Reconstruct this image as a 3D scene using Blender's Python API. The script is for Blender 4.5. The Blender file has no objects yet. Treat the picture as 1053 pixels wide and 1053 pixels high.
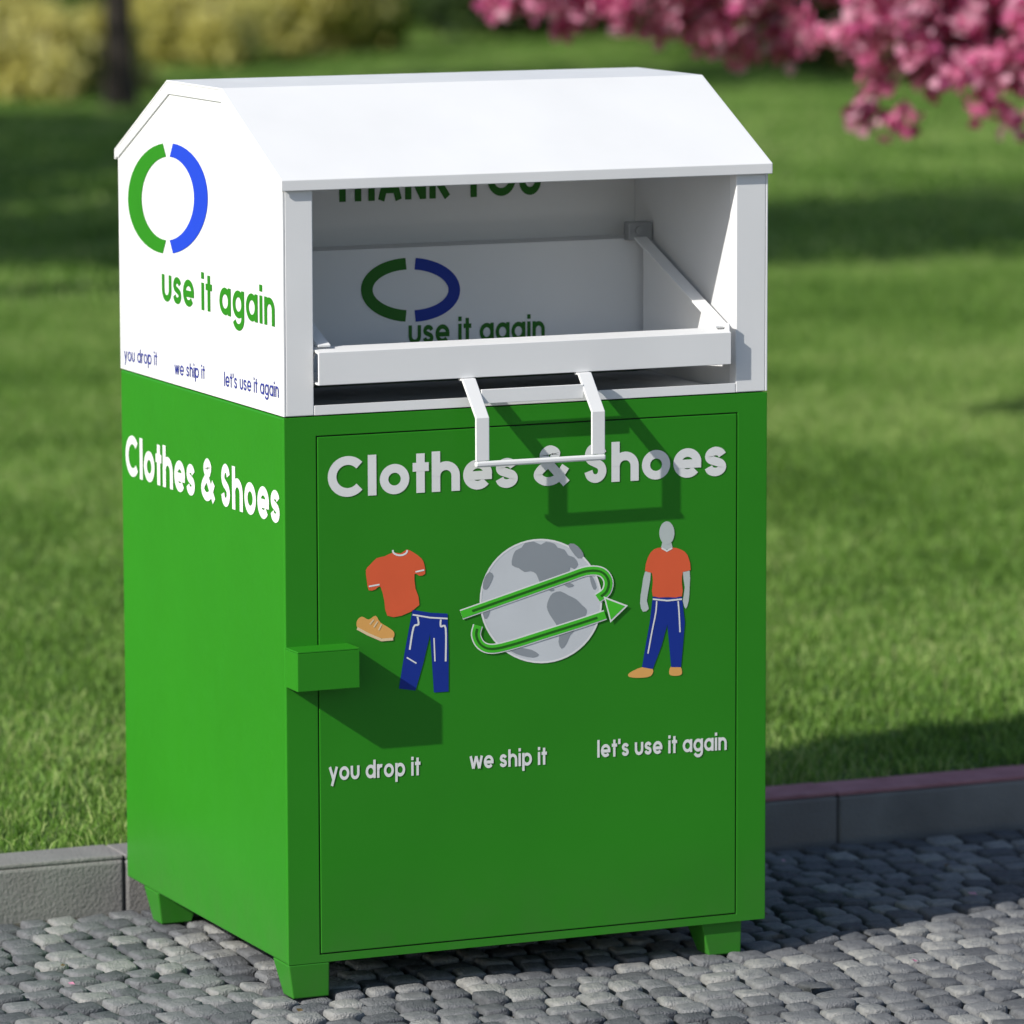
import bpy, math, random
import numpy as np
from mathutils import Matrix, Vector
rng=np.random.default_rng(7); random.seed(7)
scene=bpy.context.scene
# ------------------------------------------------------------------ camera (calibrated pose)
CAM=np.array([-4.2691,-10.9523,2.6707]); YAW,PITCH,ROLL=.4148,.1386,-.0026; FPX=5468.47; HALF=526.5
cy_,sy_=math.cos(YAW),math.sin(YAW)
F=np.array([sy_*math.cos(PITCH),cy_*math.cos(PITCH),-math.sin(PITCH)])
r0=np.array([cy_,-sy_,0.]); u0=np.cross(r0,F)
RR=r0*math.cos(ROLL)+u0*math.sin(ROLL); UU=-r0*math.sin(ROLL)+u0*math.cos(ROLL)
def tr(px,ax,val):
    """rectify a traced artwork point onto the panel plane coordinate[ax]=val"""
    d=F+RR*(px[0]-HALF)/FPX-UU*(px[1]-HALF)/FPX
    t=(val-CAM[ax])/d[ax]; return CAM+t*d
cam=bpy.data.cameras.new("camera"); co=bpy.data.objects.new("camera",cam); scene.collection.objects.link(co)
M=Matrix([[RR[0],UU[0],-F[0],CAM[0]],[RR[1],UU[1],-F[1],CAM[1]],[RR[2],UU[2],-F[2],CAM[2]],[0,0,0,1]])
co.matrix_world=M
cam.sensor_width=36; cam.lens=36*FPX/1053; cam.clip_end=2000; cam.clip_start=.1
cam.dof.use_dof=True; cam.dof.focus_distance=float((np.array([.5,0,1.])-CAM)@F); cam.dof.aperture_fstop=2.7
scene.camera=co
# ------------------------------------------------------------------ light
SV=np.array([.213,.068,-.146]); SV/=np.linalg.norm(SV)
el=math.asin(-SV[2]); 
sun=bpy.data.lights.new("sun",'SUN'); so=bpy.data.objects.new("sun",sun); scene.collection.objects.link(so)
sun.energy=5.0; sun.angle=math.radians(.53); sun.color=(1,.96,.89)
so.rotation_euler=Vector(SV.tolist()).to_track_quat('-Z','Y').to_euler()
w=bpy.data.worlds.new("World"); scene.world=w; w.use_nodes=True
nt=w.node_tree; nt.nodes.clear()
sky=nt.nodes.new('ShaderNodeTexSky'); sky.sky_type='NISHITA'; sky.sun_disc=False
sky.sun_elevation=el; sky.sun_rotation=math.atan2(-SV[0],-SV[1])
bg=nt.nodes.new('ShaderNodeBackground'); bg.inputs[1].default_value=.11
o=nt.nodes.new('ShaderNodeOutputWorld'); nt.links.new(sky.outputs[0],bg.inputs[0]); nt.links.new(bg.outputs[0],o.inputs[0])
scene.view_settings.view_transform='Standard'; scene.view_settings.look='None'; scene.view_settings.exposure=0
# ------------------------------------------------------------------ materials
def mat(name,cols,scale=6,rough=.5,island=False,bump=0,bscale=80,transl=0,spec=.5,detail=6,lo=.3,hi=.7,world=False,nz=.8):
    m=bpy.data.materials.new(name); m.use_nodes=True; n=m.node_tree.nodes; l=m.node_tree.links
    b=n['Principled BSDF']; b.inputs['Roughness'].default_value=rough; b.inputs['Specular IOR Level'].default_value=spec
    cr=n.new('ShaderNodeValToRGB'); k=len(cols)
    while len(cr.color_ramp.elements)<k: cr.color_ramp.elements.new(.5)
    if island: lo,hi=0,1
    for i,c in enumerate(cols):
        e=cr.color_ramp.elements[i]; e.position=lo+(hi-lo)*i/max(1,k-1); e.color=(*c,1)
    tc=n.new('ShaderNodeTexCoord'); geo=n.new('ShaderNodeNewGeometry')
    src=geo.outputs['Position'] if world else tc.outputs['Object']
    ns=n.new('ShaderNodeTexNoise'); ns.inputs['Scale'].default_value=scale; ns.inputs['Detail'].default_value=detail
    l.new(src,ns.inputs['Vector'])
    if island:
        mx=n.new('ShaderNodeMath'); mx.operation='ADD'; mx.use_clamp=True
        s=n.new('ShaderNodeMath'); s.operation='MULTIPLY_ADD'; s.inputs[1].default_value=nz*2; s.inputs[2].default_value=-nz
        l.new(ns.outputs['Fac'],s.inputs[0]); l.new(geo.outputs['Random Per Island'],mx.inputs[0]); l.new(s.outputs[0],mx.inputs[1])
        l.new(mx.outputs[0],cr.inputs[0])
    else: l.new(ns.outputs['Fac'],cr.inputs[0])
    l.new(cr.outputs[0],b.inputs['Base Color'])
    if bump:
        nb=n.new('ShaderNodeTexNoise'); nb.inputs['Scale'].default_value=bscale; nb.inputs['Detail'].default_value=5
        l.new(tc.outputs['Object'],nb.inputs['Vector'])
        bm=n.new('ShaderNodeBump'); bm.inputs['Strength'].default_value=bump; bm.inputs['Distance'].default_value=.01
        l.new(nb.outputs['Fac'],bm.inputs['Height']); l.new(bm.outputs[0],b.inputs['Normal'])
    if transl:
        t=n.new('ShaderNodeBsdfTranslucent'); l.new(cr.outputs[0],t.inputs['Color'])
        ms=n.new('ShaderNodeMixShader'); ms.inputs[0].default_value=transl
        out=n['Material Output']; l.new(b.outputs[0],ms.inputs[1]); l.new(t.outputs[0],ms.inputs[2]); l.new(ms.outputs[0],out.inputs[0])
    return m
def paint(name,base,rough=.38,dirt=(.09,.08,.06),dirtamt=.5,spec=.4):
    """powder coat: faint mottling, gently uneven sheet, dust splash low on the panels"""
    m=bpy.data.materials.new(name); m.use_nodes=True; n=m.node_tree.nodes; l=m.node_tree.links
    b=n['Principled BSDF']; b.inputs['Specular IOR Level'].default_value=spec; tc=n.new('ShaderNodeTexCoord')
    ns=n.new('ShaderNodeTexNoise'); ns.inputs['Scale'].default_value=2.2; ns.inputs['Detail'].default_value=8; l.new(tc.outputs['Object'],ns.inputs['Vector'])
    cr=n.new('ShaderNodeValToRGB'); cr.color_ramp.elements[0].position=.3; cr.color_ramp.elements[1].position=.7
    cr.color_ramp.elements[0].color=(*[c*.92 for c in base],1); cr.color_ramp.elements[1].color=(*base,1)
    l.new(ns.outputs['Fac'],cr.inputs[0])
    sp=n.new('ShaderNodeSeparateXYZ'); l.new(tc.outputs['Object'],sp.inputs[0])
    mr=n.new('ShaderNodeMapRange'); mr.inputs[1].default_value=-.05; mr.inputs[2].default_value=.22; mr.inputs[3].default_value=dirtamt; mr.inputs[4].default_value=0
    l.new(sp.outputs['Z'],mr.inputs[0])
    n2=n.new('ShaderNodeTexNoise'); n2.inputs['Scale'].default_value=14; n2.inputs['Detail'].default_value=10; l.new(tc.outputs['Object'],n2.inputs['Vector'])
    mu=n.new('ShaderNodeMath'); mu.operation='MULTIPLY'; l.new(mr.outputs[0],mu.inputs[0]); l.new(n2.outputs['Fac'],mu.inputs[1])
    mx=n.new('ShaderNodeMixRGB'); l.new(mu.outputs[0],mx.inputs[0]); l.new(cr.outputs[0],mx.inputs[1]); mx.inputs[2].default_value=(*dirt,1)
    l.new(mx.outputs[0],b.inputs['Base Color'])
    rr=n.new('ShaderNodeMapRange'); rr.inputs[3].default_value=rough-.08; rr.inputs[4].default_value=rough+.12; l.new(n2.outputs['Fac'],rr.inputs[0]); l.new(rr.outputs[0],b.inputs['Roughness'])
    nb=n.new('ShaderNodeTexNoise'); nb.inputs['Scale'].default_value=1.6; nb.inputs['Detail'].default_value=2; l.new(tc.outputs['Object'],nb.inputs['Vector'])
    bm=n.new('ShaderNodeBump'); bm.inputs['Strength'].default_value=.25; bm.inputs['Distance'].default_value=.02; l.new(nb.outputs['Fac'],bm.inputs['Height']); l.new(bm.outputs[0],b.inputs['Normal'])
    return m
GREEN=paint("green_powder_coat",(.024,.242,.010),.40,spec=.30,dirtamt=.35)
WHITE=paint("white_powder_coat",(.85,.855,.86),.42)
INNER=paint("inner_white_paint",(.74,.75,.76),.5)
GREYM=mat("hinge_steel",[(.25,.26,.27),(.35,.36,.37)],20,.45)
DARK=mat("seam_shadow_dark",[(.01,.02,.01),(.015,.025,.015)],20,.8)  # near-black colour standing in for shade in the door seam
def ink(n,c): return mat("ink_"+n,[tuple(x*.93 for x in c),c],9,.5,spec=.25)
I_W=ink("white",(.84,.85,.84)); I_GR=ink("green",(.025,.24,.01)); I_BL=ink("blue",(.015,.06,.62)); I_NV=ink("navy",(.010,.035,.30))
I_TX=ink("dark_blue",(.03,.04,.30)); I_OR=ink("orange",(.80,.13,.05)); I_SH=ink("tan",(.82,.42,.12)); I_GL=ink("globe",(.64,.67,.70)); I_CO=ink("continent",(.30,.33,.36)); I_LG=ink("lime",(.07,.56,.03)); I_SK=ink("silhouette",(.54,.60,.58)); I_SO=ink("sole",(.85,.65,.40)); I_FG=ink("forest",(.02,.14,.012))
# ------------------------------------------------------------------ mesh helpers
def mk(name,v,f,mats,parent=None,mi=None,smooth=False,bevel=0):
    me=bpy.data.meshes.new(name); me.from_pydata([tuple(map(float,p)) for p in v],[],[tuple(map(int,q)) for q in f]); 
    for m in (mats if isinstance(mats,(list,tuple)) else [mats]): me.materials.append(m)
    if mi is not None: me.polygons.foreach_set('material_index',mi)
    if smooth: me.polygons.foreach_set('use_smooth',[True]*len(me.polygons))
    me.update()
    ob=bpy.data.objects.new(name,me); scene.collection.objects.link(ob)
    if parent: ob.parent=parent
    if bevel:
        b=ob.modifiers.new("b",'BEVEL'); b.width=bevel; b.segments=2; b.limit_method='ANGLE'; b.angle_limit=math.radians(30)
    return ob
def fixn(ob):
    import bmesh
    bm=bmesh.new(); bm.from_mesh(ob.data); bmesh.ops.recalc_face_normals(bm,faces=bm.faces); bm.to_mesh(ob.data); bm.free(); return ob
def box(name,a,b,m,parent,bevel=.002):
    x0,y0,z0=a;x1,y1,z1=b
    v=[(x0,y0,z0),(x1,y0,z0),(x1,y1,z0),(x0,y1,z0),(x0,y0,z1),(x1,y0,z1),(x1,y1,z1),(x0,y1,z1)]
    f=[(0,3,2,1),(4,5,6,7),(0,1,5,4),(1,2,6,5),(2,3,7,6),(3,0,4,7)]
    return mk(name,v,f,m,parent,bevel=bevel)
def hexa(name,v,m,parent,bevel=.002):
    return fixn(mk(name,v,[(0,3,2,1),(4,5,6,7),(0,1,5,4),(1,2,6,5),(2,3,7,6),(3,0,4,7)],m,parent,bevel=bevel))
def prism_x(name,prof,x0,x1,m,parent,bevel=.002):
    n=len(prof); v=[(x0,y,z) for y,z in prof]+[(x1,y,z) for y,z in prof]
    f=[tuple(range(n)),tuple(range(2*n-1,n-1,-1))]+[(i,i+n,(i+1)%n+n,(i+1)%n) for i in range(n)]
    return fixn(mk(name,v,f,m,parent,bevel=bevel))
def ringplate(name,outer,inner,y0,y1,m,parent,bevel=.0012):
    v=[];f=[]
    for y in (y0,y1):
        for R_ in (outer,inner):
            x0,z0,x1,z1=R_; v+=[(x0,y,z0),(x1,y,z0),(x1,y,z1),(x0,y,z1)]
    for i in range(4):
        j=(i+1)%4
        f+=[(i,j,4+j,4+i),(8+i,12+i,12+j,8+j),(i,8+i,8+j,j),(4+i,4+j,12+j,12+i)]
    return fixn(mk(name,v,f,m,parent,bevel=bevel))
def empty(name):
    e=bpy.data.objects.new(name,None); scene.collection.objects.link(e); return e
# ------------------------------------------------------------------ the bin
W,D,H1,H2,H3,B_,C_=1.2,1.0788,1.2437,1.7703,1.9524,.36,.36
G=-.08
bin_=empty("clothes_donation_bin")
box("body_core",(.0,.0065,.0),(W,D,H1),GREEN,bin_,.004)
d0=tr((325,447),1,0); d1=tr((757,940),1,0)
DX0,DX1,DZ0,DZ1=d0[0],d1[0],d1[2],d0[2]-.003
ringplate("front_frame",(0,0,W,H1),(DX0,DZ0,DX1,DZ1),0,.0062,GREEN,bin_)
box("door",(DX0+.003,-.0005,DZ0+.003),(DX1-.003,.006,DZ1-.003),GREEN,bin_,.0015)
box("door_gap_shade",(DX0-.01,.0060,DZ0-.01),(DX1+.01,.0064,DZ1+.01),DARK,bin_,0)  # thin dark sheet behind the door gap, paints the groove's shade
def leg(name,x0,x1,y0,y1,ix0,ix1,iy0,iy1):
    hexa(name,[(x0+ix0,y0+iy0,G),(x1-ix1,y0+iy0,G),(x1-ix1,y1-iy1,G),(x0+ix0,y1-iy1,G),(x0,y0,-.0005),(x1,y0,-.0005),(x1,y1,-.0005),(x0,y1,-.0005)],GREEN,bin_,.003)
leg("leg_1",0,.10,.0,.10,.012,.0,.004,.035); leg("leg_2",1.04,1.145,.012,.11,.022,.0,.004,.03)
leg("leg_3",.0,.11,.86,.96,.012,.02,.01,.03); leg("leg_4",1.04,1.145,.86,.96,.02,.01,.01,.03)
z1=H1+.003
prof=[(0,z1),(D,z1),(D,H2),(D-C_,H3),(B_,H3),(0,H2)]
prism_x("side_panel_left",prof,0,.005,WHITE,bin_,.001); prism_x("side_panel_right",prof,W-.005,W,WHITE,bin_,.001)
box("rear_panel",(.0055,D-.005,z1),(W-.0055,D,H2-.004),WHITE,bin_,0)
PX0=tr((322,300),1,0)[0]; PX1=tr((757,300),1,0)[0]
box("post_left",(.0055,.0,z1),(PX0,.035,H2-.006),WHITE,bin_,.002)
box("post_right",(PX1,.0,z1),(W-.0055,.035,H2-.006),WHITE,bin_,.002)
t=.006
ro=[(-.012,H2-.020),(-.012,H2+.004),(B_,H3+t),(D-C_,H3+t),(D+.010,H2+.004),(D+.010,H2-.020)]
ri=[(D+.005,H2-.020),(D+.005,H2+.000),(D-C_-.001,H3+.001),(B_+.001,H3+.001),(-.007,H2+.000),(-.007,H2-.020)]
prism_x("roof",ro+ri,-.006,W+.006,WHITE,bin_,.0015)
def flange(name,x0,x1):
    out=[(-.010,H2-.014),(-.010,H2+.001),(B_,H3+.002),(D-C_,H3+.002),(D+.008,H2+.001),(D+.008,H2-.014)]
    inn=[(.012,H2-.014),(.012,H2-.012),(B_+.006,H3-.026),(D-C_-.006,H3-.026),(D-.014,H2-.012),(D-.014,H2-.014)]
    v=[(x,y,z) for x in (x0,x1) for L in (out,inn) for y,z in L]; n=6; f=[]
    for i in range(n-1):
        f+=[(i,i+1,n+i+1,n+i),(2*n+i,3*n+i,3*n+i+1,2*n+i+1),(n+i,n+i+1,3*n+i+1,3*n+i),(i,2*n+i,2*n+i+1,i+1)]
    f+=[(0,n,3*n,2*n),(n-1,2*n-1+0,4*n-1,3*n-1)]
    fixn(mk(name,v,f,WHITE,bin_,bevel=.0008))
flange("roof_flange_left",-.0045,-.0003); flange("roof_flange_right",W+.0003,W+.0045)
# interior liner
YB=.55; YL=.48
box("inner_wall_right",(PX1+.0005,.0355,H1-.0),(PX1+.005,YB,H2+.02),INNER,bin_,0)
box("inner_wall_left",(PX0-.005,.0355,H1-.0),(PX0-.0005,YB,H2+.02),INNER,bin_,0)
prism_x("inner_gable_right",[(.07,H2+.0205),(YB,H2+.0205),(YB,H3-.004),(B_,H3-.004)],PX1+.0005,PX1+.005,INNER,bin_,0)
prism_x("inner_gable_left",[(.07,H2+.0205),(YB,H2+.0205),(YB,H3-.004),(B_,H3-.004)],PX0-.005,PX0-.0005,INNER,bin_,0)
box("inner_rear_panel",(PX0,YB,H1),(PX1,YB+.004,H3-.001),INNER,bin_,0)
ZL=tr((500,251),1,YL)[2]
prism_x("baffle_panel",[(YL,H1+.02),(YL+.004,H1+.02),(YL+.004,ZL-.004),(YB-.002,ZL-.001),(YB-.002,ZL+.003),(YL,ZL)],PX0+.002,PX1-.002,INNER,bin_,.001)
SZ=tr((400,413),1,0)[2]
prism_x("sill",[(.0,z1),(.03,z1),(.03,SZ-.006),(.0,SZ)],PX0+.001,PX1-.001,WHITE,bin_,.001)
box("chute_floor",(PX0+.002,.031,H1+.001),(PX1-.002,YL-.001,H1+.006),INNER,bin_,0)
# pivoting tray with lip, cheeks, handle
LY=-.020; Lz1=tr((322,363),1,LY)[2]; Lz0=tr((322,397),1,LY)[2]; TX0=PX0+.004; TX1=tr((752,350),1,LY)[0]
prism_x("tray_lip",[(LY,Lz0),(LY,Lz1),(.028,Lz1+.008),(.028,Lz1+.003),(LY+.005,Lz1-.005),(LY+.005,Lz0+.004),(.02,Lz0+.006),(.02,Lz0)],TX0,TX1,WHITE,bin_,.0012)
prism_x("tray_floor",[(.0205,Lz0+.001),(.0205,Lz0+.006),(YL-.02,H1+.045),(YL-.02,H1+.040)],TX0+.004,TX1-.004,INNER,bin_,0)
pv=(YL-.02,tr((662,243),1,YL-.02)[2]); lp=(-.016,Lz1+.008)
for nm,xa,xb,fx in (("tray_cheek_right",PX1-.020,PX1-.017,-1),("tray_cheek_left",PX0+.012,PX0+.015,1)):
    prism_x(nm,[(lp[0]+.05,Lz1-.02),(lp[0]+.03,lp[1]),(pv[0],pv[1]),(pv[0]-.0,H1+.06)],xa,xb,WHITE,bin_,0)
    dy,dz=pv[0]-lp[0],pv[1]-lp[1]; L_=math.hypot(dy,dz); nY,nZ=-dz/L_*.005,dy/L_*.005
    xs=(xb,xb-.034) if fx<0 else (xa,xa+.030)
    prism_x(nm+"_flange",[(lp[0]+.02,lp[1]+.001),(pv[0],pv[1]+.001),(pv[0]+nY,pv[1]+nZ+.001),(lp[0]+.02+nY,lp[1]+nZ+.001)],min(xs),max(xs),WHITE,bin_,.001)
box("pivot_bracket",(PX1-.065,YL-.035,pv[1]-.008),(PX1-.003,YL-.005,pv[1]+.036),GREYM,bin_,.003)
def cyl(name,c,r,axis,ln,m,n=14):
    v=[];ax={'x':0,'y':1,'z':2}[axis];o1,o2=[i for i in range(3) if i!=ax]
    for s in (0,1):
        for k in range(n):
            p=[0,0,0];p[ax]=c[ax]+s*ln;p[o1]=c[o1]+r*math.cos(6.2832*k/n);p[o2]=c[o2]+r*math.sin(6.2832*k/n);v.append(p)
    f=[tuple(range(n)),tuple(range(n,2*n))]+[(k,(k+1)%n,n+(k+1)%n,n+k) for k in range(n)]
    return fixn(mk(name,v,f,m,bin_,bevel=.0006))
cyl("pivot_bolt",(PX1-.040,YL-.043,pv[1]+.016),.009,'y',.008,GREYM)
box("lip_end_gusset",(TX1-.004,LY+.006,Lz0+.002),(TX1,.05,Lz1+.02),WHITE,bin_,.001)
def strap(name,pts,wd,th,m):
    v=[];f=[];n=len(pts)
    for i,p in enumerate(pts):
        a=pts[max(0,i-1)];b=pts[min(n-1,i+1)]
        ty,tz=b[1]-a[1],b[2]-a[2];L=math.hypot(ty,tz);ny,nz=-tz/L,ty/L
        if 0<i<n-1:
            t1=np.array([pts[i][1]-a[1],pts[i][2]-a[2]]);t2=np.array([b[1]-pts[i][1],b[2]-pts[i][2]])
            cc=(t1@t2)/np.linalg.norm(t1)/np.linalg.norm(t2);k=1/max(.5,math.sqrt((1+cc)/2))
        else:k=1
        for sx,s in((-1,-1),(1,-1),(1,1),(-1,1)):
            v.append((p[0]+sx*wd/2,p[1]+s*ny*th/2*k,p[2]+s*nz*th/2*k))
    for i in range(n-1):
        for k in range(4): f.append((4*i+k,4*i+(k+1)%4,4*i+4+(k+1)%4,4*i+4+k))
    f+=[(0,1,2,3),(4*n-1,4*n-2,4*n-3,4*n-4)]
    return fixn(mk(name,v,f,m,bin_,bevel=.0015))
HY=-.070
hb=tr((496,474),1,HY); hb2=tr((615,469),1,HY); hm=tr((497,430),1,HY)
xa=hb[0]; xb=hb2[0]; zb=hb[2]; zm=hm[2]
for nm,x in(("handle_strap_1",xa),("handle_strap_2",xb)):
    strap(nm,[(x-.016,LY+.01,Lz0-.004),(x-.014,LY-.006,Lz0-.003),(x,HY,zm),(x,HY,zb)],.033,.006,WHITE)
box("handle_cross_plate",(xa+.010,LY-.024,(Lz0+zm)/2-.014),(xb-.024,LY-.018,(Lz0+zm)/2+.018),WHITE,bin_,.001)
box("handle_grip",(xa-.018,HY-.006,zb-.014),(xb+.018,HY+.006,zb-.001),WHITE,bin_,.004)
# lock hood
LD=-.075
l0=tr((306,671),1,LD); l1=tr((370,707),1,LD)
lx0,lx1,lz1,lz0=l0[0],l1[0],l0[2],l1[2]
box("lock_hood_front",(lx0,LD,lz0),(lx1,LD+.004,lz1-.004),GREEN,bin_,.001)
box("lock_hood_top",(lx0,LD,lz1-.0035),(lx1,-.0006,lz1+.0005),GREEN,bin_,.001)
box("lock_hood_side",(lx0,LD+.0045,lz0),(lx0+.004,-.0006,lz1-.004),GREEN,bin_,.001)
box("lock_hood_cheek",(lx1-.004,LD+.0045,lz0),(lx1,-.0006,lz1-.004),GREEN,bin_,.001)
# ------------------------------------------------------------------ printed artwork
def poly(name,pts,ax,val,off,m):
    P=[tr(p,ax,val) for p in pts]
    for p in P: p[ax]=val-off
    return mk(name,P,[tuple(range(len(P)))],m,bin_)
def ribbon2d(pts,hw,closed=False):
    P=np.array(pts,float); n=len(P)
    if closed:
        a=np.roll(P,1,0);b=np.roll(P,-1,0)
    else:
        a=np.vstack([P[:1],P[:-1]]);b=np.vstack([P[1:],P[-1:]])
    t1=P-a;t2=b-P
    if not closed: t1[0]=t2[0];t2[-1]=t1[-1]
    t1/=np.linalg.norm(t1,axis=1)[:,None];t2/=np.linalg.norm(t2,axis=1)[:,None]
    T=t1+t2;T/=np.linalg.norm(T,axis=1)[:,None]
    k=hw/np.clip((T*t1).sum(1),.55,1)
    N=np.stack([-T[:,1],T[:,0]],1)*k[:,None]
    v=np.vstack([P+N,P-N]);f=[]
    m=n if closed else n-1
    for i in range(m):
        j=(i+1)%n;f.append((i,n+i,n+j,j))
    return v,f
def ribbon(name,pts,hw,ax,val,off,m,closed=False):
    v,f=ribbon2d(pts,hw,closed); P=[tr(p,ax,val) for p in v]
    for p in P:p[ax]=val-off
    return mk(name,P,f,m,bin_)
def arc(cx,cy,rx,ry,a0,a1,n=20):
    return [(cx+rx*math.cos(math.radians(a0+(a1-a0)*i/n)),cy+ry*math.sin(math.radians(a0+(a1-a0)*i/n))) for i in range(n+1)]
def cat(pts,k=6,closed=False):
    P=[np.array(p,float) for p in pts];n=len(P);out=[]
    rg=range(n) if closed else range(n-1)
    for i in rg:
        if closed:a,b,c,d=P[i-1],P[i],P[(i+1)%n],P[(i+2)%n]
        else:a,b,c,d=P[max(0,i-1)],P[i],P[i+1],P[min(n-1,i+2)]
        for j in range(k):
            t=j/k;out.append(.5*((2*b)+(-a+c)*t+(2*a-5*b+4*c-d)*t*t+(-a+3*b-3*c+d)*t**3))
    if not closed:out.append(P[-1])
    return [tuple(p) for p in out]
XH=.745
def glyph(ch,w):
    """geometric sans; strokes as centre lines. returns strokes, width"""
    h=w/2; r=(XH-w)/2; c=XH/2; R1=.5-h
    S=[(.94,.79),(.80,.93),(.5,1),(.20,.92),(.08,.75),(.18,.60),(.5,.505),(.83,.40),(.93,.23),(.80,.07),(.5,0),(.18,.07),(.04,.24)]
    def circ(cx=None):
        cx=h+r if cx is None else cx
        return arc(cx,c,r,r,0,360,30)[:-1]+['C']
    if ch=='o':return[circ()],XH
    if ch=='c':return[arc(h+r,c,r,r,45,315,26)],XH*.92
    if ch=='e':return[arc(h+r,c,r,r,0,320,30),[(h+.02,c-.02),(h+2*r+h*.9,c-.02)]],XH
    if ch=='a':return[circ(),[(h+2*r,0),(h+2*r,XH)]],XH
    if ch=='d':return[circ(),[(h+2*r,0),(h+2*r,1)]],XH
    if ch=='p':return[circ(),[(h,-.28),(h,XH)]],XH
    if ch=='g':return[circ(),[(h+2*r,XH),(h+2*r,-.02)]+arc(h+r,-.0,r,.24,-10,-160,12)],XH
    if ch=='h':
        q=.25;return[[(h,0),(h,1)],arc(h+q,XH-h-q,q,q,180,0,14)+[(h+2*q,0)]],2*q+w
    if ch=='n':
        q=.24;return[[(h,0),(h,XH)],arc(h+q,XH-h-q,q,q,180,0,14)+[(h+2*q,0)]],2*q+w
    if ch=='u':
        q=.24;return[[(h,XH)]+arc(h+q,h+q,q,q,180,360,14)+[(h+2*q,XH)]],2*q+w
    if ch=='r':
        q=.24;return[[(h,0),(h,XH)],arc(h+q,XH-h-q,q,q,180,75,9)],q+w
    if ch=='t':return[[(.20,0),(.20,.97)],[(0,XH-h),(.41,XH-h)]],.40
    if ch=='l':return[[(h,0),(h,1)]],w
    if ch=='i':return[[(h,0),(h,XH)],[(h,.85),(h,1.03)]],w
    if ch=="'":return[[(h,.70),(h,1)]],w
    if ch=='s':return[cat([(h*.8+x*(.47-h*.6),h+y*(XH-w)) for x,y in S],4)],.56
    if ch=='S':return[cat([(h+x*(.62-w),h+y*(1-w)) for x,y in S],5)],.64
    if ch=='y':return[[(h*.9,XH),(.34,.07)],[(.68-h*.9,XH),(.22,-.28)]],.68
    if ch=='w':return[[(h*.7,XH),(.26,.03)],[(.26,.03),(.48,XH-.02)],[(.48,XH-.02),(.70,.03)],[(.70,.03),(.96-h*.7,XH)]],.96
    if ch=='C':return[arc(.5,.5,R1,R1,42,318,30)],.92
    if ch=='O':return[arc(.5,.5,R1,R1,0,360,34)[:-1]+['C']],1.0
    if ch=='&':return[cat([(.84,.03),(.34,.62),(.26,.78),(.41,1-h),(.57,.80),(.47,.62)],6),cat([(.47,.62),(.17,.40),(h,.24),(.30,h),(.58,.16),(.82,.46)],6)],.86
    if ch=='T':return[[(.30,0),(.30,1-w*.99)],[(0,1-h),(.60,1-h)]],.60
    if ch=='H':return[[(h,0),(h,1)],[(h,.5),(.68-h,.5)],[(.68-h,0),(.68-h,1)]],.68
    if ch=='A':return[[(h*.9,0),(.40,.97)],[(.40,.97),(.80-h*.9,0)],[(.18,.30),(.62,.30)]],.80
    if ch=='N':return[[(h,0),(h,1)],[(h,.94),(.72-h,.06)],[(.72-h,0),(.72-h,1)]],.72
    if ch=='K':return[[(h,0),(h,1)],[(h,.42),(.58,.96)],[(.24,.55),(.62,.03)]],.68
    if ch=='Y':return[[(h*.9,1),(.35,.46)],[(.70-h*.9,1),(.35,.46)],[(.35,.52),(.35,0)]],.70
    if ch=='U':
        q=.27;return[[(h,1)]+arc(h+q,h+q,q,q,180,360,14)+[(h+2*q,1)]],2*q+w
    return[],.26
def text(name,s,p0,p1,captop,ax,val,m,off=.0012,w=.18,gap=.10):
    A=tr(p0,ax,val);B=tr(p1,ax,val);cap=tr(captop,ax,val)[2]-A[2]
    V=[];Fs=[];x=0;strokes=[]
    for ch in s:
        st,wd=glyph(ch,w)
        for k,q in enumerate(st):
            cl=(q[-1]=='C' if isinstance(q[-1],str) else False)
            strokes.append((q[:-1] if cl else q,cl,x,k))
        x+=wd+gap
    x-=gap; X=(B-A)/x; Z=np.array([0,0,cap])
    nrm=np.zeros(3);nrm[ax]=-1
    for q,cl,x0,k in strokes:
        v,f=ribbon2d(q,w/2,cl); b=len(V)
        for a in v:
            V.append(A+X*(a[0]+x0)+Z*a[1]+nrm*(off+.00025*k))
        Fs+=[tuple(i+b for i in ff) for ff in f]
    return mk(name,V,Fs,m,bin_)
text("lettering_clothes_shoes_front","Clothes & Shoes",(337,512),(746,489),(337,470),1,-.0005,I_W,w=.215,gap=.085)
text("lettering_you_drop_it","you drop it",(338,803),(432,797),(338,784),1,-.0005,I_W,w=.18)
text("lettering_we_ship_it","we ship it",(483,791),(562,786),(483,773),1,-.0005,I_W,w=.18)
text("lettering_lets_use_it_again","let's use it again",(614,779),(747,771),(614,761),1,-.0005,I_W,w=.18)
text("lettering_clothes_shoes_side","Clothes & Shoes",(130,488),(288,539),(130,446),0,0,I_W,w=.205)
text("lettering_use_it_again_side","use it again",(167,309),(283,336),(167,272),0,0,I_GR,w=.18,gap=.12)
text("lettering_side_small_1","you drop it",(128,371),(162,376),(128,357),0,0,I_TX,w=.135,gap=.14)
text("lettering_side_small_2","we ship it",(180,385),(211,390),(180,371),0,0,I_TX,w=.135,gap=.14)
text("lettering_side_small_3","let's use it again",(231,397),(287,409),(231,382),0,0,I_TX,w=.135,gap=.14)
text("lettering_thank_you","THANK YOU",(343,208),(556,200),(343,170),1,YB,I_FG,w=.22,gap=.12)
text("lettering_use_it_again_inner","use it again",(420,354),(560,349),(420,328),1,YL,I_FG,w=.18)
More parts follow.
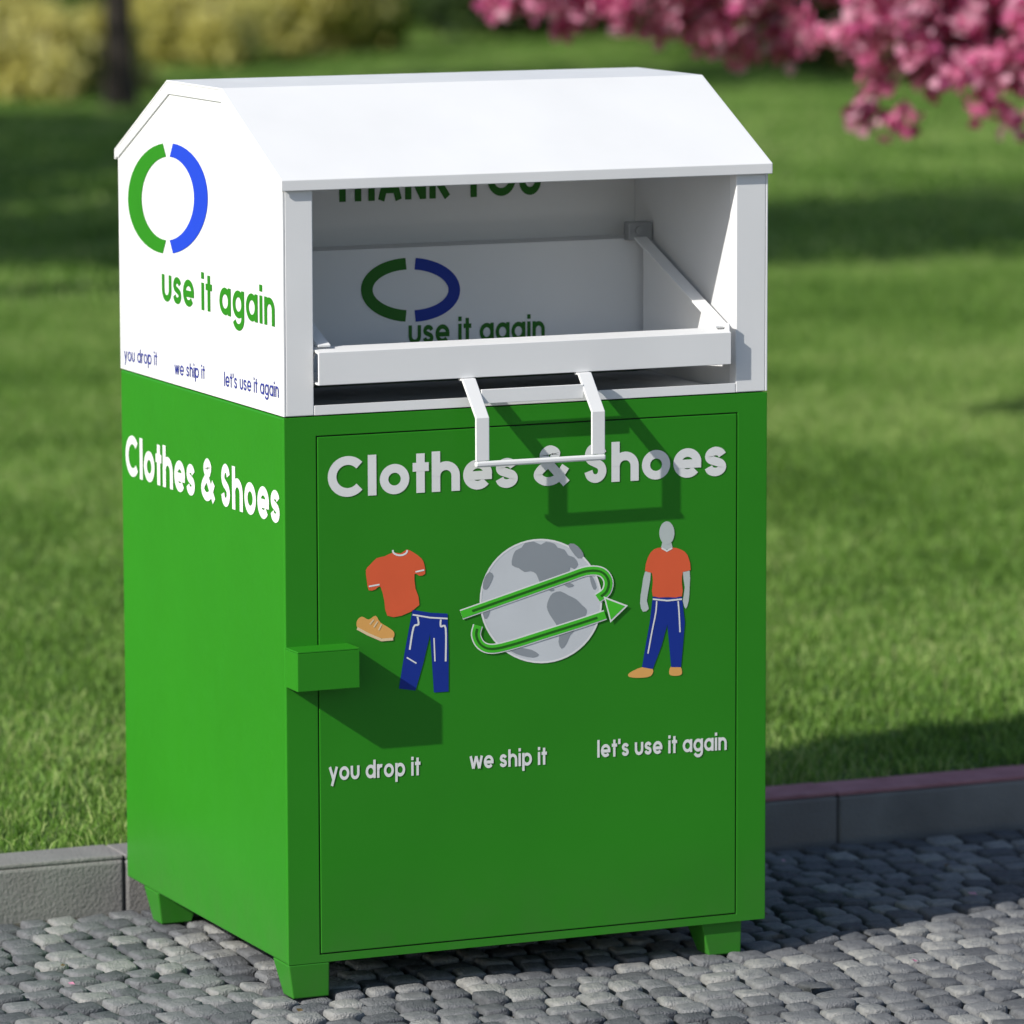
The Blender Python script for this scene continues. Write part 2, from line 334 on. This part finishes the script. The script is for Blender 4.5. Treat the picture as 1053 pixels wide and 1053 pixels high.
# plain two-tone ring stand-in mark
def ringmark(pre,cx,cy,rx,ry,hw,ax,val,g):
    ribbon(pre+"_half_green",arc(cx,cy,rx,ry,96,264,24),hw,ax,val,.0012,g)
    ribbon(pre+"_half_blue",arc(cx,cy,rx,ry,-84,84,24),hw,ax,val,.0012,I_BL if g is I_GR else I_NV)
ringmark("side_mark",173,204,34,50,7.0,0,0,I_GR)
ringmark("inner_mark",422,298,45,27,6,1,YL,I_FG)
FY=-.0005
def fp(n,p,m,o=.0012): return poly(n,p,1,FY,o,m)
fp("shirt",cat([(404,568),(395,572),(387,574),(380,581),(376,586),(377,597),(379,607),(386,606),(391,603),(395,618),(398,633),(413,633),(431,622),(427,605),(426,590),(431,592),(437,590),(436,580),(433,574),(425,568),(418,565),(412,569)],2,True),I_OR)
ribbon("shirt_collar",arc(411,566,7.5,5,185,-5+0,8),.9,1,FY,.0016,I_W)
ribbon("shirt_sleeve_trim",[(379,603),(390,601)],.8,1,FY,.0016,I_W); ribbon("shirt_sleeve_trim",[(427,588),(436,586)],.8,1,FY,.0016,I_W)
fp("shoe",cat([(367,638),(372,634),(379,637),(386,633),(391,640),(399,645),(405,650),(404,656),(396,657),(385,654),(373,648),(367,645)],3,True),I_SH)
ribbon("shoe_sole",[(367,646),(378,652),(392,658),(404,657)],1.4,1,FY,.0016,I_SO)
ribbon("shoe_lace",[(384,637),(380,642)],.7,1,FY,.0017,I_SO);ribbon("shoe_lace",[(388,639),(384,645)],.7,1,FY,.0017,I_SO);ribbon("shoe_lace",[(392,642),(389,648)],.7,1,FY,.0017,I_SO)
fp("jeans",[(424,627),(442,630),(460,631),(461,672),(461,711),(446,712),(444,680),(442,652),(435,682),(427,710),(410,708),(416,670)],I_NV)
ribbon("jeans_waist",[(424,632),(442,635),(460,636)],.8,1,FY,.0016,I_W)
ribbon("jeans_pocket",cat([(429,634),(430,642),(425,645),(421,668)],4),.9,1,FY,.0016,I_W); ribbon("jeans_pocket",cat([(453,637),(453,644),(458,646),(458,680)],4),.9,1,FY,.0016,I_W)
ribbon("jeans_knee",[(446,656),(447,680)],.7,1,FY,.0016,I_W);ribbon("jeans_hem",[(418,676),(428,682)],.7,1,FY,.0016,I_W)
fp("globe_disc",arc(556,618,63,64,0,360,56)[:-1],I_GL)
ribbon("globe_rim",arc(556,618,62,63,0,360,56)[:-1],.9,1,FY,.0015,I_W,True)
conts=[
[(527,572),(530,566),(536,563),(540,558),(549,557),(556,560),(561,557),(570,559),(573,563),(580,565),(584,571),(590,573),(594,580),(590,585),(586,583),(584,590),(578,589),(575,594),(572,600),(568,596),(562,599),(565,604),(570,606),(566,608),(559,603),(554,597),(551,590),(545,587),(539,588),(533,584),(526,581)],
[(584,560),(590,559),(597,565),(600,572),(594,574),(588,567)],
[(568,610),(576,608),(584,612),(592,616),(598,622),(603,627),(601,634),(595,640),(592,647),(586,653),(582,662),(577,667),(574,660),(575,650),(571,641),(565,632),(562,624),(564,616)],
[(498,594),(503,588),(507,592),(504,600),(500,606),(496,604)],
[(495,622),(500,618),(504,624),(502,633),(498,636)],
[(519,663),(527,661),(536,666),(546,668),(554,673),(548,676),(536,674),(526,670)],
[(579,600),(585,599),(590,602),(584,604)],[(606,590),(610,595),(613,604),(610,606),(607,598)]]
for c in conts: fp("globe_continent",cat(c,2,True),I_CO,.0016)
up=cat([(474,632),(508,620),(545,607),(582,594),(603,587),(618,588),(625,597),(623,608),(614,615)],5)
lw=cat([(491,643),(489,653),(494,663),(505,667),(525,663),(560,652),(595,641),(622,632)],5)
ribbon("arrow_band_outline",up,5.2,1,FY,.0022,I_W);ribbon("arrow_band",up,4.0,1,FY,.0027,I_LG);ribbon("arrow_band_line",up[2:-2],1.1,1,FY,.0032,I_FG)
ribbon("arrow_band_outline",lw,5.2,1,FY,.0024,I_W);ribbon("arrow_band",lw,4.0,1,FY,.0029,I_LG);ribbon("arrow_band_line",lw[2:-2],1.1,1,FY,.0034,I_FG)
fp("arrow_head_outline",[(620,613),(645,622.5),(627,640)],I_W,.0036);fp("arrow_head",[(622,615.5),(642,623),(627.5,637)],I_LG,.0040)
fp("figure_head",arc(685.5,548,7.8,12,0,360,24)[:-1],I_SK)
fp("figure_neck",[(681,557),(690,557),(692,565),(679,565)],I_SK,.0010)
fp("figure_shirt",cat([(680,563),(685,566),(691,563),(700,565),(707,571),(710,586),(702,588),(701,600),(701,613),(686,614),(671,613),(671,600),(670,589),(663,587),(666,573),(672,565)],2,True),I_OR)
ribbon("figure_collar",[(680,563.5),(685.5,566.5),(691,563.5)],.8,1,FY,.0016,I_W)
fp("figure_arm",cat([(663,588),(669,589),(667,605),(665,618),(667,626),(661,629),(658,620),(660,603)],2,True),I_SK,.0009)
fp("figure_arm",cat([(702,588),(709,587),(709,604),(708,618),(705,626),(702,618),(704,604)],2,True),I_SK,.0009)
fp("figure_trousers",[(671,613.5),(686,614.5),(701,613.5),(704,640),(702,665),(700,686),(690,686),(688,664),(686,642),(680,664),(671,688),(660,686),(664,662),(668,640)],I_NV,.0011)
ribbon("figure_belt",[(671,616),(686,617.5),(701,616)],.8,1,FY,.0016,I_W);ribbon("figure_seam",cat([(675,618),(674,630),(670,650),(666,672)],3),.7,1,FY,.0016,I_W);ribbon("figure_seam",cat([(697,618),(698,630),(699,650)],3),.7,1,FY,.0016,I_W)
fp("figure_shoe",cat([(660,686),(671,688),(669,695),(658,697),(647,696),(647,692)],3,True),I_SH,.0010);fp("figure_shoe",cat([(690,685),(699,685),(701,693),(694,695),(688,693)],3,True),I_SH,.0010)
# ------------------------------------------------------------------ cobbles
KY0,KY1,KT=1.115,1.26,.045
BASE=mat("joint_sand",[(.035,.032,.028),(.085,.08,.065)],40,.95,bump=.6,bscale=150)
mk("ground",[(-600,-600,G-.02),(600,-600,G-.02),(600,KY0+.05,G-.02),(-600,KY0+.05,G-.02)],[(0,1,2,3)],BASE)
COB=mat("granite_setts",[(.095,.10,.11),(.135,.14,.15),(.175,.18,.19),(.22,.225,.23),(.31,.31,.30)],60,.75,island=True,bump=.7,bscale=190,spec=.3,nz=.45)
def setts():
    V=[];Fc=[];y=-5.0
    while y<KY0-.01:
        rh=.080+.010*rng.random()
        x=-5.5+rng.random()*.08
        ph=rng.normal(0,.08)
        while x<8:
            wd=.070+.032*rng.random()
            cx=x+wd/2;fade=(1 if y<.9 else max(0,(KY0-y)/.3))
            cyy=y+rh/2+(.04*math.sin(cx*1.4+.6)+.014*math.sin(cx*3.7+1))*fade
            sl=(.056*math.cos(cx*1.4+.6)+.052*math.cos(cx*3.7+1))*fade
            if cyy+rh/2<KY0-.003:
                g=.0052+.0030*rng.random();a=wd/2-g;b=rh/2-g*1.05
                k=.12+.14*rng.random(4)
                oc=[(a,-b*(1-k[0])),(a,b*(1-k[1])),(a*(1-k[1]),b),(-a*(1-k[2]),b),(-a,b*(1-k[2])),(-a,-b*(1-k[3])),(-a*(1-k[3]),-b),(a*(1-k[0]),-b)]
                rot=sl+rng.normal(0,.035);cr_,sr=math.cos(rot),math.sin(rot)
                tz=rng.normal(0,.0020);tx,ty=rng.normal(0,.035,2);s0=len(V)
                jit=rng.normal(0,.0020,(8,2)); hz=rng.normal(0,.0008,(8))
                for l_,(sc,z) in enumerate(((1,-.025),(1,-.0085),(.95,-.0026),(.83,-.0003),(.4,.0008))):
                    for q,((ox,oy),j) in enumerate(zip(oc,jit)):
                        X=(ox+j[0])*sc;Y=(oy+j[1])*sc;xx=X*cr_-Y*sr;yy=X*sr+Y*cr_
                        V.append((cx+xx,cyy+yy,G+z+(tz+tx*xx+ty*yy+(hz[q] if l_>1 else 0) if l_ else 0)))
                for l in range(4):
                    for i in range(8):
                        j=(i+1)%8;Fc.append((s0+8*l+i,s0+8*l+j,s0+8*l+8+j,s0+8*l+8+i))
                Fc.append(tuple(s0+32+i for i in range(8)))
            x+=wd
        y+=rh
    return V,Fc
v,f=setts(); mk("cobblestone_pavement",v,f,COB,smooth=True)
# kerb stones
KM=mat("kerb_granite",[(.17,.165,.165),(.25,.245,.24),(.21,.19,.19)],2.5,.85,bump=.35,bscale=120,spec=.3)
KP=mat("kerb_red_granite",[(.36,.15,.17),(.50,.24,.26)],12,.8,bump=.4,bscale=120)
kerb=empty("kerb"); x=-30.37;i=0
while x<40:
    L_=.98; dz=random.uniform(-.002,.002)
    box("kerb_stone_%d"%i,(x,KY0,G-.05),(x+L_-.004,KY1,KT-.012+dz),KM,kerb,.008)
    box("kerb_cap_%d"%i,(x,KY0+.004,KT-.0115+dz),(x+L_-.004,KY1,KT+dz),KP if x>.9 else KM,kerb,.004)
    x+=L_;i+=1
# ------------------------------------------------------------------ lawn
LZ=.03
SOIL=mat("lawn_soil",[(.045,.08,.015),(.09,.16,.03),(.15,.22,.05)],1.2,.95,bump=.8,bscale=40,detail=10)
mk("lawn",[(-600,KY1+.002,LZ),(600,KY1+.002,LZ),(600,900,LZ),(-600,900,LZ)],[(0,1,2,3)],SOIL)
GR=mat("grass_blades",[(.055,.125,.016),(.12,.245,.032),(.19,.36,.058),(.28,.45,.10),(.45,.54,.20)],.55,.5,island=True,transl=.42,spec=.35,world=True,nz=.8,detail=5)
def patch(name,size,n,h0,h1,w0,w1):
    bx=rng.random((n,2))*size
    ph=rng.random(4)*6.28
    hf=1+.35*np.sin(bx[:,0]*6.28/size*2+ph[0])*np.sin(bx[:,1]*6.28/size*3+ph[1])
    h=(h0+(h1-h0)*rng.random(n)**1.5)*hf; wd=w0+(w1-w0)*rng.random(n); an=rng.random(n)*6.283; la=rng.random(n)*6.283; le=h*(.25+.9*rng.random(n))
    dx=np.cos(an)*wd/2;dy=np.sin(an)*wd/2;lx=np.cos(la)*le;ly=np.sin(la)*le
    V=np.zeros((n,5,3))
    V[:,0]=np.stack([bx[:,0]-dx,bx[:,1]-dy,0*h-.004],1);V[:,1]=np.stack([bx[:,0]+dx,bx[:,1]+dy,0*h-.004],1)
    V[:,2]=np.stack([bx[:,0]+dx*.8+lx*.35,bx[:,1]+dy*.8+ly*.35,h*.6],1);V[:,3]=np.stack([bx[:,0]-dx*.8+lx*.35,bx[:,1]-dy*.8+ly*.35,h*.6],1)
    V[:,4]=np.stack([bx[:,0]+lx,bx[:,1]+ly,h*.92],1)
    fs=[]
    for i in range(n): fs+=[(5*i,5*i+1,5*i+2,5*i+3),(5*i+3,5*i+2,5*i+4)]
    me=bpy.data.meshes.new(name);me.from_pydata(V.reshape(-1,3).tolist(),[],fs);me.materials.append(GR);me.update();return me
near=[patch("grass_tuft_patch_%d"%i,1.0,6500,.016,.055,.003,.006) for i in range(4)]
far=[patch("grass_far_patch_%d"%i,3.0,8000,.025,.06,.010,.018) for i in range(3)]
grass=empty("lawn_grass")
def inst(me,x,y,s):
    ob=bpy.data.objects.new("grass_patch",me);scene.collection.objects.link(ob);ob.parent=grass
    k=random.randrange(4);ob.rotation_euler=(0,0,k*math.pi/2)
    ox,oy=[(0,0),(s,0),(s,s),(0,s)][k];ob.location=(x+ox,y+oy,LZ)
def ang(x,y): return math.degrees(math.atan2(x-CAM[0],y-CAM[1]))
yy=KY1+.006
while yy<14:
    for xi in range(-8,22):
        if 11<ang(xi+.5,yy+.5)<37: inst(random.choice(near),xi,yy,1.0)
    yy+=1.0
while yy<62:
    for xi in range(-12,60,3):
        if 14<ang(xi+1.5,yy+1.5)<34: inst(random.choice(far),xi,yy,3.0)
    yy+=3.0
# ------------------------------------------------------------------ trees and shrubs
BARK=mat("bark",[(.03,.024,.02),(.065,.052,.04)],14,.95,bump=1,bscale=30)
def tube(path,rad,V,Fc,segs=9):
    b=len(V);P=[np.array(p,float) for p in path];n=len(P)
    for i,p in enumerate(P):
        t=P[min(n-1,i+1)]-P[max(0,i-1)];t/=np.linalg.norm(t)
        a=np.cross(t,[0.3,1,.1]);a/=np.linalg.norm(a);c=np.cross(t,a)
        for k in range(segs):
            q=6.283*k/segs;V.append(p+(a*math.cos(q)+c*math.sin(q))*rad[i]*(1+.06*math.sin(3*q+i)))
    for i in range(n-1):
        for k in range(segs):
            Fc.append((b+i*segs+k,b+i*segs+(k+1)%segs,b+(i+1)*segs+(k+1)%segs,b+(i+1)*segs+k))
def leaves(C,R,n,size,V,Fc,shell=.45,asp=.28):
    d=rng.normal(size=(n,3));d/=np.linalg.norm(d,axis=1)[:,None]
    rr=(shell+(1-shell)*rng.random(n)**.7);rr*=1+.25*rng.normal(size=n)*.5
    P=np.array(C)+d*np.array(R)*rr[:,None]
    A=rng.normal(size=(n,3));A/=np.linalg.norm(A,axis=1)[:,None];Bv=np.cross(A,rng.normal(size=(n,3)));Bv/=np.linalg.norm(Bv,axis=1)[:,None]
    s=size*(.6+.8*rng.random(n))[:,None]
    Q=np.stack([P-A*s*.5,P+Bv*s*asp,P+A*s*.5,P-Bv*s*asp],1)
    b=len(V);V.extend(Q.reshape(-1,3));Fc.extend([(b+4*i,b+4*i+1,b+4*i+2,b+4*i+3) for i in range(n)])
def tree(name,x,y,h,cr,leafm,tr_=.16,base=.33,leaf=.14,n=9000):
    TV=[];TF=[];LV=[];LF=[]
    bz=h*base; lean=rng.normal(0,.12,2)
    path=[(x,y,LZ-.1),(x+lean[0]*.15,y+lean[1]*.1,.35),(x+lean[0]*.5,y+lean[1]*.5,bz*.6),(x+lean[0],y+lean[1],bz),(x+lean[0]*1.5,y+lean[1]*1.3,h*.62),(x+lean[0]*1.5,y+lean[1]*1.3,h*.9)]
    tube(path,[tr_*1.5,tr_*1.05,tr_*.9,tr_*.8,tr_*.45,tr_*.1],TV,TF)
    K=13;cl=[]
    for k in range(K):
        a=k*2.4+rng.random();hh=bz+(h-bz)*(.12+.75*k/K);ex=cr*(.55+.4*rng.random())*(1-.45*(k/K))
        e=np.array([x+math.cos(a)*ex,y+math.sin(a)*ex,hh+.25*cr]);s=np.array([x+lean[0],y+lean[1],max(bz*.85,hh-.35*cr)])
        m_=(s+e)/2+rng.normal(0,.12,3);tube([s,m_,e],[tr_*.42,tr_*.25,tr_*.06],TV,TF,6)
        cl.append((e,cr*(.30+.16*rng.random())));cl.append(((s+e)/2+rng.normal(0,.3,3),cr*.28))
    cl.append((np.array([x,y,h*.93]),cr*.4))
    for c,r in cl: leaves(c,(r,r,r*.75),n//len(cl),leaf,LV,LF)
    nt_=len(TF);b=len(TV)
    return mk(name,list(TV)+list(LV),TF+[tuple(i+b for i in q) for q in LF],[BARK,leafm],mi=[0]*nt_+[1]*len(LF))
def shrub(name,x,y,rx,ry,h,leafm,n=5000,leaf=.12):
    V=[];Fc=[];K=10;TV=[];TF=[]
    for k in range(6):
        a=k*1.05;tube([(x,y,LZ),(x+math.cos(a)*rx*.3,y+math.sin(a)*ry*.3,h*.4),(x+math.cos(a)*rx*.6,y+math.sin(a)*ry*.6,h*.8)],[.04,.03,.01],TV,TF,5)
    for k in range(K):
        a=rng.random()*6.28;q=rng.random()**.5*.7
        c=(x+math.cos(a)*q*rx,y+math.sin(a)*q*ry,h*(.22+.5*rng.random()));r=.3+.2*rng.random()
        leaves(c,(rx*r*1.2,ry*r*1.2,h*r*.8),n//K,leaf,V,Fc)
    b=len(TV);return mk(name,TV+V,TF+[tuple(i+b for i in q) for q in Fc],[BARK,leafm],mi=[0]*len(TF)+[1]*len(Fc))
LG_=mat("leaves_green",[(.03,.06,.01),(.07,.13,.02),(.13,.21,.04)],1,.6,island=True,transl=.35,spec=.3,nz=.4)
LY_=mat("leaves_yellow_green",[(.14,.20,.02),(.28,.34,.05),(.44,.45,.10)],1,.6,island=True,transl=.4,spec=.3,nz=.4)
LYY=mat("leaves_sunlit_yellow",[(.45,.42,.10),(.66,.62,.20),(.78,.74,.34)],1,.6,island=True,transl=.5,spec=.3,nz=.4)  # pale yellow leaf clumps stand in for bright sunlit ground far back
LDK=mat("leaves_dark",[(.015,.035,.010),(.035,.07,.015),(.06,.10,.02)],1,.6,island=True,transl=.25,spec=.3,nz=.4)
LPK=mat("blossom_pink",[(.42,.06,.18),(.68,.15,.34),(.82,.32,.50),(.88,.52,.65)],2,.6,island=True,transl=.48,spec=.2,nz=.6)
for x,y,h,c in ((-.6,15.5,7.2,2.2),(2.3,14.0,7.0,2.1),(-.2,20,7.8,2.4),(.8,24,8,2.4)): tree("linden_tree",x,y,h,c,LG_,.16,leaf=.2,n=8500)
def polar(px,dist): 
    a=YAW+math.atan((px-HALF)/FPX);return CAM[0]+dist*math.sin(a),CAM[1]+dist*math.cos(a)
x,y=polar(127,42); tree("maple_tree",x,y,8.5,2.6,LG_,.11,leaf=.22,n=6000)
for px,dist in((470,60),(760,62),(1190,50)):
    x,y=polar(px,dist);tree("maple_tree",x,y,9,3,LG_,.16,leaf=.25,n=7000)
for px,dist,rx,h,m_ in((10,43.5,.75,.85,LYY),(75,44.5,.6,.8,LYY),(-50,45,.9,1.2,LYY),(185,48,.8,.8,LYY),(240,50,.9,.9,LY_),(300,50,.9,1.0,LYY),(350,50,.6,.75,LY_),(30,56,1.6,2.8,LG_),(110,60,1.6,2.8,LDK),(230,60,1.5,2.6,LG_),(330,60,1.5,2.6,LDK),(400,56,1.0,2.2,LG_),(450,54,1.0,2.4,LDK),(520,53,1.0,2.0,LDK),(590,56,1.2,2.0,LG_),(660,54,1.0,1.5,LY_),(720,50,1.0,1.5,LDK),(775,53,1.0,1.7,LG_),(830,49,.9,1.2,LY_),(900,47,.9,1.25,LDK),(960,46.5,.8,1.0,LYY),(1010,47,.8,1.2,LY_),(1070,46,1.0,1.7,LDK),(980,56,1.6,2.4,LG_),(860,58,1.6,2.6,LG_),(1160,49,1.2,2.0,LG_)):
    x,y=polar(px,dist);shrub("garden_shrub",x,y,rx,rx,h,m_,n=4000)
# pink blossom tree: trunk outside the view, low sweeping boughs
def pink():
    TV=[];TF=[];LV=[];LF=[];bx,by=polar(1330,20.5)
    tube([(bx,by,LZ-.1),(bx-.05,by,.6),(bx+.05,by+.05,1.3),(bx,by,2.2),(bx+.1,by,3.4),(bx,by,4.3)],[.16,.12,.11,.09,.05,.02],TV,TF)
    def bough(px,py,dist,r):
        a=YAW+math.atan((px-HALF)/FPX);q=PITCH+math.atan((py-HALF)/FPX)
        e=np.array([CAM[0]+dist*math.sin(a),CAM[1]+dist*math.cos(a),CAM[2]-dist*math.tan(q)])
        s=np.array([bx,by,min(3.2,max(1.9,e[2]+.7))]);m_=(s+e)/2+np.array([0,0,.32])
        tube([s,m_,e],[.035,.02,.005],TV,TF,5)
        for tpos in np.linspace(.35,1,8):
            c=(1-tpos)**2*s+2*tpos*(1-tpos)*m_+tpos**2*e+rng.normal(0,.05,3)
            for _ in range(3): leaves(c+rng.normal(0,.08,3),(r*.36,r*.36,r*.30),38,.055,LV,LF,.1,.45)
    for px,py,dist in((500,-10,20),(525,0,20),(575,-8,20.3),(610,2,20),(650,10,19.8),(690,30,20),(725,18,20.2),(760,40,20.2),(800,6,20.5),(835,36,20),(880,46,19.8),(905,66,20),(930,86,20),(958,96,20.2),(990,78,19.9),(1015,104,20),(1048,94,20),(1010,46,20.4),(950,26,20.6),(1050,30,20.3),(930,-5,20),(1000,-8,20.2),(870,-16,20),(780,-26,20),(690,-20,20),(600,-30,20),(1080,86,20.1),(560,-60,20),(700,-80,20.5),(850,-90,20),(1000,-70,20)):
        bough(px,py,dist,.24)
    for k in range(36):
        a=rng.random()*6.28;q=rng.random()**.5*1.9;z=2.5+2.0*rng.random()*(1-q/3.2)
        leaves((bx+math.cos(a)*q,by+math.sin(a)*q,z),(.35,.35,.28),300,.055,LV,LF,.1,.45)
        if k%3==0: tube([(bx,by,1.6),(bx+math.cos(a)*q*.5,by+math.sin(a)*q*.5,(z+1.6)/2+.2),(bx+math.cos(a)*q,by+math.sin(a)*q,z)],[.04,.025,.008],TV,TF,5)
    b=len(TV);mk("pink_blossom_tree",TV+LV,TF+[tuple(i+b for i in q) for q in LF],[BARK,LPK],mi=[0]*len(TF)+[1]*len(LF))
pink()
# a few fallen petals and dry leaves on the setts and in the lawn edge
V=[];Fc=[];mi=[]
DRY=mat("dry_leaf",[(.10,.06,.02),(.22,.14,.05)],5,.8,island=True)
for k in range(70):
    px_,py_=rng.uniform(-2.5,3.6),rng.uniform(-1.6,1.1)
    if -.1<px_<1.3 and -.1<py_<1.1: continue
    s=rng.uniform(.006,.018);a=rng.random()*6.28;ca,sa=math.cos(a)*s,math.sin(a)*s;b=len(V)
    V+=[(px_-ca,py_-sa,G+.005),(px_+sa*.5,py_-ca*.5,G+.009),(px_+ca,py_+sa,G+.006),(px_-sa*.5,py_+ca*.5,G+.005)];Fc.append((b,b+1,b+2,b+3));mi.append(0 if rng.random()<.6 else 1)
mk("fallen_leaves",V,Fc,[DRY,LPK],mi=mi)
V=[];Fc=[]
for k in range(90):
    a=math.radians(-60+k*2.0);dd=85+15*rng.random();leaves((CAM[0]+dd*math.sin(a),CAM[1]+dd*math.cos(a),3.5+2*rng.random()),(3.2,3.2,4.5),420,.7,V,Fc)
mk("distant_tree_line",V,Fc,LDK)
